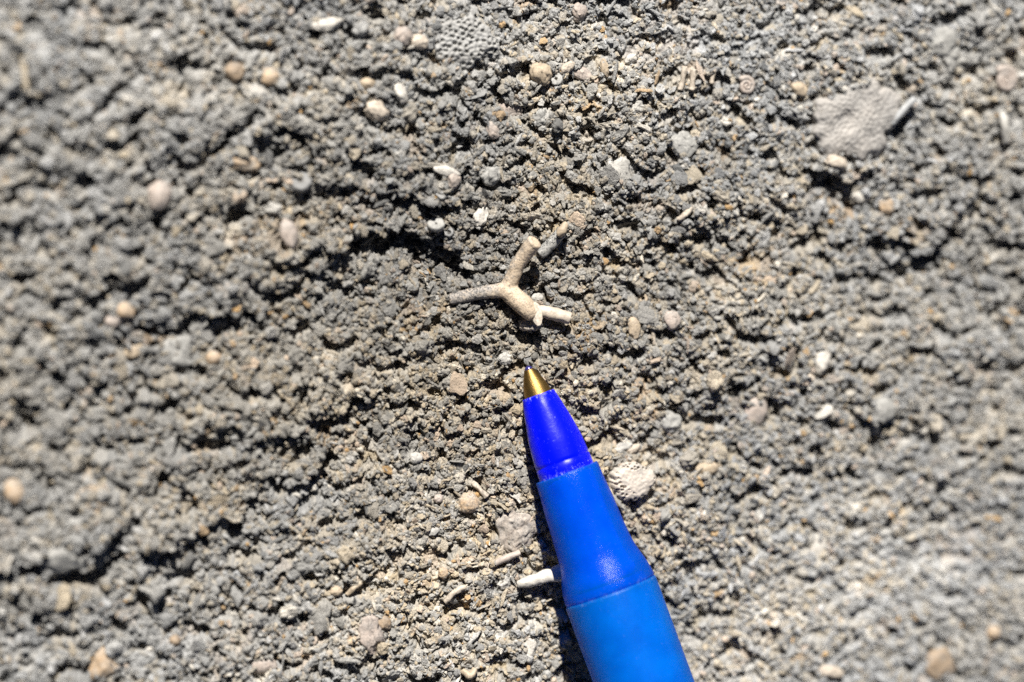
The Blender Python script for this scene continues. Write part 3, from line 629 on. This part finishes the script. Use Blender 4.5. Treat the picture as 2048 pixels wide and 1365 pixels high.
# ---------------------------------------------------------------- fossils
def tube(pts, rads, seg=18, sub=6, flat_end=False):
    """tapered tube through points with rounded (or cut) ends"""
    P = np.array([p[:] for p in pts]); R = np.array(rads, float)
    n = len(P); t = np.linspace(0, n - 1, (n - 1) * sub + 1)
    def cr(A, x):
        i = min(int(x), n - 2); f = x - i
        a0, a1, a2, a3 = A[max(i - 1, 0)], A[i], A[i + 1], A[min(i + 2, n - 1)]
        return 0.5 * (2 * a1 + (a2 - a0) * f + (2 * a0 - 5 * a1 + 4 * a2 - a3) * f * f + (3 * a1 - a0 - 3 * a2 + a3) * f ** 3)
    C = [cr(P, x) for x in t]; RR = [float(cr(R, x)) for x in t]
    d0 = C[0] - C[1]; d0 = d0 / np.linalg.norm(d0); d1 = C[-1] - C[-2]; d1 = d1 / np.linalg.norm(d1)
    cap = ((0.12, 0.93), (0.2, 0.6)) if flat_end else ((0.4, 0.86), (0.75, 0.5))
    C0, R0, C1, R1 = [], [], [], []
    for a, b in cap:
        C0.insert(0, C[0] + d0 * RR[0] * a); R0.insert(0, RR[0] * b)
        C1.append(C[-1] + d1 * RR[-1] * a); R1.append(RR[-1] * b)
    C = np.array(C0 + C + C1); RR = R0 + RR + R1
    V = []; ref = np.array([0.13, 0.2, 0.97])
    for i in range(len(C)):
        d = C[min(i + 1, len(C) - 1)] - C[max(i - 1, 0)]; d = d / np.linalg.norm(d)
        a = np.cross(d, ref); a /= np.linalg.norm(a); b = np.cross(d, a)
        for k in range(seg):
            w = 2 * math.pi * k / seg
            V.append(C[i] + (a * math.cos(w) + b * math.sin(w)) * RR[i])
    m = len(C)
    Q = [(i * seg + k, i * seg + (k + 1) % seg, (i + 1) * seg + (k + 1) % seg, (i + 1) * seg + k) for i in range(m - 1) for k in range(seg)]
    V.append(C[0]); V.append(C[-1]); e0 = m * seg; e1 = e0 + 1
    T = [(e0, (k + 1) % seg, k) for k in range(seg)] + [(e1, (m - 1) * seg + k, (m - 1) * seg + (k + 1) % seg) for k in range(seg)]
    return np.array(V), Q, T

def roughen(V, amp, freq, seed):
    out = np.array(V, float)
    off = Vector((seed * 3.1, seed * 1.7, seed * 2.3))
    for i, p in enumerate(out):
        q = Vector(p) * freq + off
        n = mnoise.noise_vector(q) + 0.5 * mnoise.noise_vector(q * 2.2)
        out[i] = p + np.array(n[:]) * amp
    return out

def remeshed(me, voxel, smooth_it=4, name='x'):
    o = bpy.data.objects.new('tmp', me); COL.objects.link(o)
    m = o.modifiers.new('r', 'REMESH'); m.mode = 'VOXEL'; m.voxel_size = voxel
    s = o.modifiers.new('s', 'SMOOTH'); s.iterations = smooth_it; s.factor = 0.5
    dg = bpy.context.evaluated_depsgraph_get()
    r = bpy.data.meshes.new_from_object(o.evaluated_get(dg))
    bpy.data.objects.remove(o); bpy.data.meshes.remove(me)
    r.name = name
    return r

def ico(sub):
    bm = bmesh.new(); bmesh.ops.create_icosphere(bm, subdivisions=sub, radius=1)
    V = np.array([v.co[:] for v in bm.verts]); T = [[v.index for v in f.verts] for f in bm.faces]
    bm.free()
    return V, T

ICO4 = ico(4)
SURF_TILT = Matrix.Rotation(math.radians(18), 4, 'Y') @ Matrix.Rotation(math.radians(5), 4, 'X')

def make_pebble(s, k):
    rx, ry, turn, th, lift, ang, dust = s[4]
    V, T = ICO4
    ang = min(1.0, ang + 0.2)
    r = np.random.default_rng(500 + k)
    nrm = r.normal(size=(9, 3)); nrm /= np.linalg.norm(nrm, axis=1)[:, None]
    dot = V @ nrm.T
    lim = np.where(dot > 0.05, r.uniform(0.68, 0.9, 9) / np.maximum(dot, 0.05), 9).min(1)
    rad = (1 - ang) * 1.0 + ang * np.minimum(lim, 1.1) * 1.08
    W = V * rad[:, None]
    W = roughen(W, 0.10 + 0.12 * ang, 1.6, k); W = roughen(W, 0.06 + 0.05 * ang, 4.2, k + 50); W = roughen(W, 0.03, 11.0, k + 90)
    a, b = rx * PX, ry * PX
    W = W * np.array((a, b, th * min(a, b)))
    p = locate(s[2], s[3], 0.0, 0.6 * min(a, b))
    p.z += lift * 0.35 + 0.05 * th * min(a, b)
    p = at_z(s[2], s[3], p.z)
    me = mesh_from(s[1], W, None, T, fossil_mat(s[1], s[5][0], s[5][1], dust + 0.15, 0.6, bump=0.6))
    o = obj(s[1], me, None, p)
    o.rotation_euler = (SURF_TILT @ Matrix.Rotation(math.radians(turn), 4, 'Z')).to_euler()
    return o

def make_rod(s, k):
    pts, rad, dust = s[4]
    z = locate(s[2], s[3], 0, 0.05).z
    P = [at_z(a, b, z + (c if c > 0.085 else c - 0.022)) for a, b, c in pts]
    V, Q, T = tube(P, [r * PX for r in rad], 18, 8, True)
    V = roughen(V, 0.006 + 0.05 * PX * max(rad), 16, k); V = roughen(V, 0.004, 45, k + 9)
    o0 = P[0]
    V = V - np.array(o0[:])
    dust = dust if max(p[2] for p in pts) > 0.085 else dust + 0.25
    return obj(s[1], mesh_from(s[1], V, Q, T, fossil_mat(s[1], s[5][0], s[5][1], dust, 0.55)), None, o0)

def lathe(prof, seg=48, close=False):
    V = []; m = len(prof)
    for z, r in prof:
        for k in range(seg):
            a = 2 * math.pi * k / seg
            V.append((r * math.cos(a), r * math.sin(a), z))
    Q = [(i * seg + k, i * seg + (k + 1) % seg, (i + 1) * seg + (k + 1) % seg, (i + 1) * seg + k) for i in range(m - 1) for k in range(seg)]
    if close:
        Q += [((m - 1) * seg + k, (m - 1) * seg + (k + 1) % seg, (k + 1) % seg, k) for k in range(seg)]
    return np.array(V), Q

def make_disc(s, k):
    r, sq, hd, hole, dust = s[4]
    R = r * PX; t = 0.35 * R; h = hole * R
    prof = [(-t, R * .96), (-t * .3, R), (t * .5, R * .98), (t * .85, R * .9), (t * .8, R * .72), (t * .62, R * .55), (t * .7, h * 1.35), (t * .55, h * 1.05), (-t, h)]
    V, Q = lathe(prof, 40, True)
    V = roughen(V, 0.09 * R, 2.5 / R, k); V = roughen(V, 0.05 * R, 7 / R, k)
    p = locate(s[2], s[3], 0.015 + (0.035 if sq < 0.8 else 0), 0.5 * R)
    o = obj(s[1], mesh_from(s[1], V, Q, None, fossil_mat(s[1], s[5][0], s[5][1], dust, 0.6)), None, p)
    tl = math.acos(sq)
    o.rotation_euler = (Matrix.Rotation(math.radians(hd), 4, 'Z') @ Matrix.Rotation(-tl, 4, 'X')).to_euler()
    return o

def make_coil(s, k):
    R = s[4][0] * PX
    P, rr = [], []
    for i in range(27):
        f = i / 26; a = 0.9 + f * 4.3 * math.pi
        q = R * (0.08 + 0.66 * f ** 1.15)
        P.append(Vector((q * math.cos(a), q * math.sin(a), R * 0.22 * (1 - f) - 0.0))); rr.append(R * (0.09 + 0.19 * f))
    V, Q, T = tube(P, rr, 14, 4)
    V = roughen(V, 0.04 * R, 3 / R, k)
    p = locate(s[2], s[3], 0.01, 0.5 * R)
    o = obj(s[1], mesh_from(s[1], V, Q, T, fossil_mat(s[1], s[5][0], s[5][1], .4, 0.6)), None, p)
    o.rotation_euler = (SURF_TILT @ Matrix.Rotation(0.4, 4, 'Z')).to_euler()
    return o

def make_bowl(s, k):
    rx, ry, turn, tx, ty = s[4]
    a, b = rx * PX, ry * PX
    nr, ns = 14, 48
    V = []
    for side in (1, 0):
        for i in range(nr + 1):
            f = i / nr
            for j in range(ns):
                w = 2 * math.pi * j / ns
                edge = 1 + 0.10 * math.sin(3 * w + k) + 0.06 * math.sin(7 * w + 2 * k) + 0.03 * math.sin(13 * w + k)
                rib = 0.05 * math.cos(f * 26) * f + 0.03 * math.sin(w * 18) * f
                z = (0.42 if min(rx, ry) < 35 else 0.2) * min(a, b) * (1 - f * f) + rib * 0.35 * min(a, b) - (0 if side else 0.18 * min(a, b))
                V.append((a * f * edge * math.cos(w), b * f * edge * math.sin(w), z))
    off = (nr + 1) * ns
    Q = []
    for i in range(nr):
        for j in range(ns):
            j2 = (j + 1) % ns
            Q.append((i * ns + j, (i + 1) * ns + j, (i + 1) * ns + j2, i * ns + j2))
            Q.append((off + i * ns + j, off + i * ns + j2, off + (i + 1) * ns + j2, off + (i + 1) * ns + j))
    for j in range(ns):
        j2 = (j + 1) % ns
        Q.append((nr * ns + j, off + nr * ns + j, off + nr * ns + j2, nr * ns + j2))
    V = roughen(np.array(V), 0.018, 12, k); V = roughen(V, 0.008, 34, k)
    p = locate(s[2], s[3], 0.0, 0.5 * min(a, b))
    o = obj(s[1], mesh_from(s[1], V, Q, None, fossil_mat(s[1], s[5][0], s[5][1], .4, 0.6, bump=0.6)), None, p)
    o.rotation_euler = (SURF_TILT @ Matrix.Rotation(math.radians(tx), 4, 'X') @ Matrix.Rotation(math.radians(ty), 4, 'Y') @ Matrix.Rotation(math.radians(turn), 4, 'Z')).to_euler()
    return o

def make_plate(s, k):
    rx, ry, turn, th, sp = s[4]
    a, b, d = rx * PX, ry * PX, sp * PX
    nr, ns = 46, 220
    f = np.linspace(0, 1, nr)[:, None]; w = np.linspace(0, 2 * math.pi, ns, endpoint=False)[None]
    e = 0.35 if a < 0.22 else 1.0
    edge = 1 + 0.08 * np.sin(2 * w + k) + 0.05 * np.sin(3 * w) + e * (0.09 * np.sin(5 * w + 2 * k) + 0.06 * np.sin(9 * w) + 0.04 * np.sin(17 * w + k))
    x = a * f * edge * np.cos(w); y = b * f * edge * np.sin(w)
    row = np.round(y / (d * 0.86)); cx = np.round(x / d - 0.5 * (row % 2)) + 0.5 * (row % 2)
    jx = (h2(cx * 2, row, 5) - .5) * 0.45 * d; jy = (h2(cx * 2, row, 6) - .5) * 0.45 * d
    q = np.hypot(x - cx * d - jx, y - row * d * 0.86 - jy) / d
    size = 0.22 + 0.17 * h2(cx * 2, row, 7)
    pit = smooth((size + 0.09 - q) / 0.16) * (h2(cx * 2, row, 8) > 0.22) * smooth((f - (0.62 if a < 0.22 else -0.2) + 0.5 * perlin(x * 5, y * 5, 12)) / 0.25)
    if s[0] == 'slab':
        pit = 0 * pit + smooth((perlin(x * 4, y * 4, 15) - 0.15) / 0.4) * 0.7 - 0.5
    z = (0.05 if a < 0.22 else 0.0) + th * (1 - f ** 8) * (0.8 + 0.3 * perlin(x * 6, y * 6, 90 + k)) + (0.004 if a < 0.22 else 0.010) * perlin(x * 35, y * 35, 91) - pit * (0.034 if a < 0.22 else 0.024) * (f < 0.97)
    z = np.where(f > 0.985, -0.12, z)
    V = np.stack([x + 0 * z, y + 0 * z, z], -1).reshape(-1, 3)
    Q = []
    for i in range(1, nr - 1):
        for j in range(ns):
            j2 = (j + 1) % ns
            Q.append((i * ns + j, (i + 1) * ns + j, (i + 1) * ns + j2, i * ns + j2))
    T = [(0, ns + j, ns + (j + 1) % ns) for j in range(ns)]
    p = locate(s[2], s[3], 0.02, 0.6 * min(a, b))
    o = obj(s[1], mesh_from(s[1], V, Q, T, fossil_mat(s[1], s[5][0], s[5][1], .25, 0.7, scale=5)), None, p)
    o.rotation_euler = (SURF_TILT @ Matrix.Rotation(math.radians(turn), 4, 'Z')).to_euler()
    return o

MAKERS = dict(pebble=make_pebble, rod=make_rod, disc=make_disc, coil=make_coil, bowl=make_bowl, plate=make_plate, slab=make_plate)
for k, s in enumerate(SPEC):
    o = MAKERS[s[0]](s, k)
    tag(o, s[6], s[7], s[8] if len(s) > 8 else None)

# the branched twig
def twig_mat(m):
    # a grey film and black specks lie on the left arm and thin out to the right
    nt = m.node_tree; b = nt.nodes['Principled BSDF']
    src = b.inputs['Base Color'].links[0].from_socket
    tc = N(nt, 'ShaderNodeTexCoord'); sep = N(nt, 'ShaderNodeSeparateXYZ'); nt.links.new(tc.outputs['Object'], sep.inputs[0])
    mul = N(nt, 'ShaderNodeMath', operation='MULTIPLY'); mul.inputs[1].default_value = 0.55; nt.links.new(sep.outputs[1], mul.inputs[0])
    pos = N(nt, 'ShaderNodeMath', operation='SUBTRACT'); nt.links.new(sep.outputs[0], pos.inputs[0]); nt.links.new(mul.outputs[0], pos.inputs[1])
    g = ramp(nt, pos.outputs[0], -0.16, 0.34, 0.02, 0.0)
    n = noise_node(nt, 24, 4, 0.75, tc.outputs['Object'])
    ad = N(nt, 'ShaderNodeMath', operation='ADD'); nt.links.new(n.outputs[0], ad.inputs[0]); nt.links.new(g, ad.inputs[1])
    c = mixc(nt, ramp(nt, ad.outputs[0], 0.55, 0.0, 0.85, 0.8), src, (0.30, 0.285, 0.27))
    n2 = noise_node(nt, 70, 2, 0.8, tc.outputs['Object'])
    g2 = ramp(nt, pos.outputs[0], -0.20, 0.12, 0.06, 0.0)
    a2 = N(nt, 'ShaderNodeMath', operation='ADD'); nt.links.new(n2.outputs[0], a2.inputs[0]); nt.links.new(g2, a2.inputs[1])
    c = mixc(nt, ramp(nt, a2.outputs[0], 0.60, 0.0, 0.68, 0.9), c, (0.05, 0.05, 0.052))
    nt.links.new(c, b.inputs['Base Color'])
    return m

def build_twig():
    zj = locate(1013, 585, 0.0, 0.06).z
    J = at_z(1013, 578, zj + 0.09)
    arms = [
        ([(1016, 580, .12), (1024, 556, .14), (1040, 524, .18), (1056, 500, .22), (1069, 485, .26)], [16, 15, 15, 15.5, 16.5]),
        ([(1020, 578, .12), (985, 583, .14), (950, 588, .15), (920, 594, .155), (901, 598, .155)], [16, 14, 13.5, 13.5, 12.5]),
        ([(1008, 576, .12), (1022, 588, .12), (1042, 606, .13), (1056, 620, .12), (1066, 631, .11)], [17, 19.5, 19.5, 18, 15]),
    ]
    Vs, Qs, Ts, off = [], [], [], 0
    for pts, rad in arms:
        V, Q, T = tube([at_z(a, b, zj + c) for a, b, c in pts], [r * PX for r in rad], 22, 8, True)
        Vs.append(V); Qs.append(np.array(Q) + off); Ts.append(np.array(T) + off); off += len(V)
    me = mesh_from('branched_twig', np.concatenate(Vs) - np.array(J[:]), np.concatenate(Qs), np.concatenate(Ts))
    me = remeshed(me, 0.0085, 6, 'branched_twig')
    co = np.zeros(len(me.vertices) * 3, np.float32); me.vertices.foreach_get('co', co)
    co = roughen(co.reshape(-1, 3), 0.008, 8, 3); co = roughen(co, 0.0035, 28, 4)
    me.vertices.foreach_set('co', co.astype(np.float32).ravel())
    me.polygons.foreach_set('use_smooth', np.ones(len(me.polygons), bool)); me.update()
    me.materials.clear()
    me.materials.append(twig_mat(fossil_mat('twig', (0.62, 0.495, 0.36), (0.54, 0.425, 0.30), 0.4, 0.6, scale=7, speck=85, bump=0.7)))
    o = obj('branched_twig', me, None, J)
    tag(o, 'cream branched fossil twig with three arms dusted black, just above the pen tip', 'fossil twig')
    # fresh break at the end of the lower arm
    V, T = ico(3)
    r = np.random.default_rng(77)
    nrm = r.normal(size=(8, 3)); nrm /= np.linalg.norm(nrm, axis=1)[:, None]
    dot = V @ nrm.T
    W = V * np.minimum(np.where(dot > .05, r.uniform(.5, .85, 8) / np.maximum(dot, .05), 9).min(1), 1.2)[:, None]
    W[:, 1] += 0.35 * W[:, 0]; W = roughen(W, .08, 2, 8) * np.array((0.050, 0.078, 0.045))
    b = obj('broken_end', mesh_from('broken_end', W, None, T, fossil_mat('fresh_break', (0.66, 0.59, 0.49), (0.55, 0.47, 0.37), 0.2, 0.5), smooth_tris=False), o)
    b.location = at_z(1072, 629, zj + 0.135) - J
    b.rotation_euler = (0, 0, math.radians(25))
    b['label'] = 'pale fresh break at the lower end of the twig'
    V, T = ICO4
    W = roughen(V, .25, 1.8, 21); W = roughen(W, .12, 5, 22) * np.array((0.10, 0.052, 0.04))
    c = obj('shell_crust', mesh_from('shell_crust', W, None, T, fossil_mat('crust', (0.50, 0.43, 0.36), (0.38, 0.34, 0.29), 0.35, 0.7)), None, at_z(1060, 650, zj + 0.05))
    tag(c, 'ragged cream crust under the broken end of the branched twig', 'crust')
build_twig()

# ---------------------------------------------------------------- the ballpoint pen
def pen_dir():
    c = math.radians(-1.5)
    return Vector((0.345 * math.cos(c), -0.9386 * math.cos(c), -math.sin(c)))

def pen_materials():
    out = {}
    m, nt, b = new_mat('brass')
    tc = N(nt, 'ShaderNodeTexCoord')
    n1 = noise_node(nt, 60, 3, 0.7, tc.outputs['Object'])
    nt.links.new(mixc(nt, ramp(nt, n1.outputs[0], .3, 0, .7, 1), (0.33, 0.205, 0.06), (0.22, 0.14, 0.05)), b.inputs['Base Color'])
    b.inputs['Metallic'].default_value = 1.0; b.inputs['Roughness'].default_value = 0.42
    bu = N(nt, 'ShaderNodeBump'); bu.inputs['Strength'].default_value = 0.35; bu.inputs['Distance'].default_value = 0.006
    nt.links.new(noise_node(nt, 130, 2, .7, tc.outputs['Object']).outputs[0], bu.inputs['Height']); nt.links.new(bu.outputs[0], b.inputs['Normal'])
    out['brass'] = m
    m, nt, b = new_mat('inked_ball')
    b.inputs['Base Color'].default_value = (0.09, 0.08, 0.36, 1); b.inputs['Metallic'].default_value = 0.75; b.inputs['Roughness'].default_value = 0.25
    out['ball'] = m

    def scuffs(nt, tc, lo, hi, wide=0.02):
        """white rubbed flecks, thickest along the two rims at lo and hi (z of the part)"""
        sep = N(nt, 'ShaderNodeSeparateXYZ'); nt.links.new(tc.outputs['Object'], sep.inputs[0])
        near = None
        for z0 in (lo, hi):
            sub = N(nt, 'ShaderNodeMath', operation='SUBTRACT'); sub.inputs[1].default_value = z0; nt.links.new(sep.outputs[2], sub.inputs[0])
            ab = N(nt, 'ShaderNodeMath', operation='ABSOLUTE'); nt.links.new(sub.outputs[0], ab.inputs[0])
            r = ramp(nt, ab.outputs[0], 0.0, 0.13, 0.05, 0.0)
            if near is None: near = r
            else:
                mx = N(nt, 'ShaderNodeMath', operation='MAXIMUM'); nt.links.new(near, mx.inputs[0]); nt.links.new(r, mx.inputs[1]); near = mx.outputs[0]
        mp = N(nt, 'ShaderNodeMapping'); mp.inputs['Scale'].default_value = (1, 1, 0.55); nt.links.new(tc.outputs['Object'], mp.inputs[0])
        n = noise_node(nt, 60, 4, 0.75, mp.outputs[0])
        ad = N(nt, 'ShaderNodeMath', operation='ADD'); nt.links.new(n.outputs[0], ad.inputs[0]); nt.links.new(near, ad.inputs[1])
        return ramp(nt, ad.outputs[0], 0.655, 0.0, 0.77, 0.8)

    m, nt, b = new_mat('blue_plastic')
    tc = N(nt, 'ShaderNodeTexCoord')
    f = scuffs(nt, tc, 58 * PX, 222 * PX)
    nt.links.new(mixc(nt, f, (0.0, 0.004, 0.78), (0.55, 0.62, 0.85)), b.inputs['Base Color'])
    b.inputs['Roughness'].default_value = 0.30; b.inputs['Specular IOR Level'].default_value = 0.28
    bu = N(nt, 'ShaderNodeBump'); bu.inputs['Strength'].default_value = 0.25; bu.inputs['Distance'].default_value = 0.006
    nt.links.new(noise_node(nt, 45, 4, .7, tc.outputs['Object']).outputs[0], bu.inputs['Height']); nt.links.new(bu.outputs[0], b.inputs['Normal'])
    out['collar'] = m

    def frosted(name, base, through, lo, hi, clear, rough=0.18):
        m, nt, b = new_mat(name)
        tc = N(nt, 'ShaderNodeTexCoord')
        f = scuffs(nt, tc, lo, hi)
        n = noise_node(nt, 4.0, 3, 0.6, tc.outputs['Object'])
        k = mixc(nt, ramp(nt, n.outputs[0], .35, 0, .68, 1), base, tuple(x * 0.72 for x in base))
        nt.links.new(mixc(nt, f, k, (0.45, 0.62, 0.9)), b.inputs['Base Color'])
        b.inputs['Roughness'].default_value = rough; b.inputs['Specular IOR Level'].default_value = 0.42
        bu = N(nt, 'ShaderNodeBump'); bu.inputs['Strength'].default_value = 0.4; bu.inputs['Distance'].default_value = 0.006
        nt.links.new(noise_node(nt, 110, 2, .7, tc.outputs['Object']).outputs[0], bu.inputs['Height']); nt.links.new(bu.outputs[0], b.inputs['Normal'])
        tl = N(nt, 'ShaderNodeBsdfTranslucent'); tl.inputs[0].default_value = (*through, 1)
        tr = N(nt, 'ShaderNodeBsdfTransparent'); tr.inputs[0].default_value = (0.02, 0.18, 0.50, 1)
        m1 = N(nt, 'ShaderNodeMixShader'); m1.inputs[0].default_value = 0.50
        nt.links.new(b.outputs[0], m1.inputs[1]); nt.links.new(tl.outputs[0], m1.inputs[2])
        m2 = N(nt, 'ShaderNodeMixShader'); m2.inputs[0].default_value = clear
        nt.links.new(m1.outputs[0], m2.inputs[1]); nt.links.new(tr.outputs[0], m2.inputs[2])
        nt.links.new(m2.outputs[0], nt.nodes['Material Output'].inputs[0])
        return m
    out['grip'] = frosted('frosted_blue_grip', (0.0, 0.20, 1.0), (0.0, 0.46, 1.0), 222 * PX, 472 * PX, 0.45)
    out['barrel'] = frosted('frosted_blue_barrel', (0.0, 0.275, 0.86), (0.0, 0.48, 1.0), 474 * PX, 3300 * PX, 0.34, 0.30)
    m, nt, b = new_mat('ink_tube')
    b.inputs['Base Color'].default_value = (0.0, 0.012, 0.55, 1); b.inputs['Roughness'].default_value = 0.4
    out['ink'] = m
    m, nt, b = new_mat('inner_wall')
    b.inputs['Base Color'].default_value = (0.0, 0.2, 0.75, 1); b.inputs['Roughness'].default_value = 0.5
    out['wall'] = m
    m, nt, b = new_mat('plug_plastic')
    b.inputs['Base Color'].default_value = (0.0, 0.035, 1.0, 1); b.inputs['Roughness'].default_value = 0.4
    out['plug'] = m
    return out

def build_pen():
    M = pen_materials()
    tip_z = locate(1056, 737, 0.0, 0.05).z + 0.16
    d = pen_dir()
    root = bpy.data.objects.new('ballpoint_pen', None)
    COL.objects.link(root)
    root.empty_display_size = 0.2
    root.location = at_z(1056, 735, tip_z)
    root.rotation_euler = d.to_track_quat('Z', 'Y').to_euler()
    tag(root, 'translucent blue ballpoint pen with a brass tip lying on the grey rock', 'pen')
    def part(name, prof, mat, seg=96, parent=root, wob=0.0):
        p = [(s * PX, r * PX) for s, r in prof]
        V, Q = lathe(p, seg)
        if wob: V = roughen(V, wob, 9, 5)
        n = len(V); T = []
        if prof[0][1] < 3: pass
        return obj(name, mesh_from(name, V, Q, None, mat), parent)
    def arc(s0, r0, s1, r1, bulge, n=8):
        o = []
        for i in range(n + 1):
            f = i / n
            o.append((s0 + (s1 - s0) * f, r0 + (r1 - r0) * f + bulge * math.sin(math.pi * f)))
        return o
    ball = part('ball', [(-3, .1), (-2.2, 3.6), (-0.5, 6), (2, 7.6), (5, 8.3), (9, 7.5)], M['ball'], 32)
    part('tip_cone', [(4.5, 7.2), (4.5, 9.6), (5.5, 10.6), (7, 11.2)] + arc(8, 11.5, 62, 29, 2.6, 12) + [(66, 29)], M['brass'], 64)
    part('collar', [(60, 28), (58.5, 30), (58.2, 32.5), (59.5, 33.8)] + arc(61, 34, 141, 50.5, 0.8, 10) + [(152, 52.4), (164, 54), (190, 55.6), (196, 55.8), (197.5, 54.9), (199.5, 54.9), (201, 56), (212, 56.6), (222, 57), (224, 57), (224.5, 57), (224.5, 40)], M['collar'], 128, wob=0.0025)
    part('grip', [(225, 57.2), (223, 60), (222.4, 63), (223.5, 64.6), (226, 65.2), (250, 66.8), (292, 70), (340, 73), (375, 75.6), (395, 77.5), (412, 81), (428, 86), (440, 89.2), (452, 91.6), (462, 93), (468, 93.6), (471.3, 93.4), (472.5, 92.4), (473, 90), (473, 80)], M['grip'], 128, wob=0.004)
    part('barrel', [(473.6, 86), (473.8, 92), (475, 94), (477, 94.7)] + arc(480, 95, 3280, 95.5, 0, 40) + [(3296, 93), (3300, 88), (3300, .1)], M['barrel'], 96)
    part('inner_plug', [(226, 40), (226, 51), (330, 51), (400, 54), (428, 60), (440, 66), (452, 60), (455, .1)], M['plug'], 64)
    part('inner_wall', [(458, 20), (458, 74), (475, 80), (3200, 81), (3200, .1)], M['wall'], 64)
    part('ink_tube', [(456, .1), (456, 18), (2700, 18), (2700, .1)], M['ink'], 32)
build_pen()
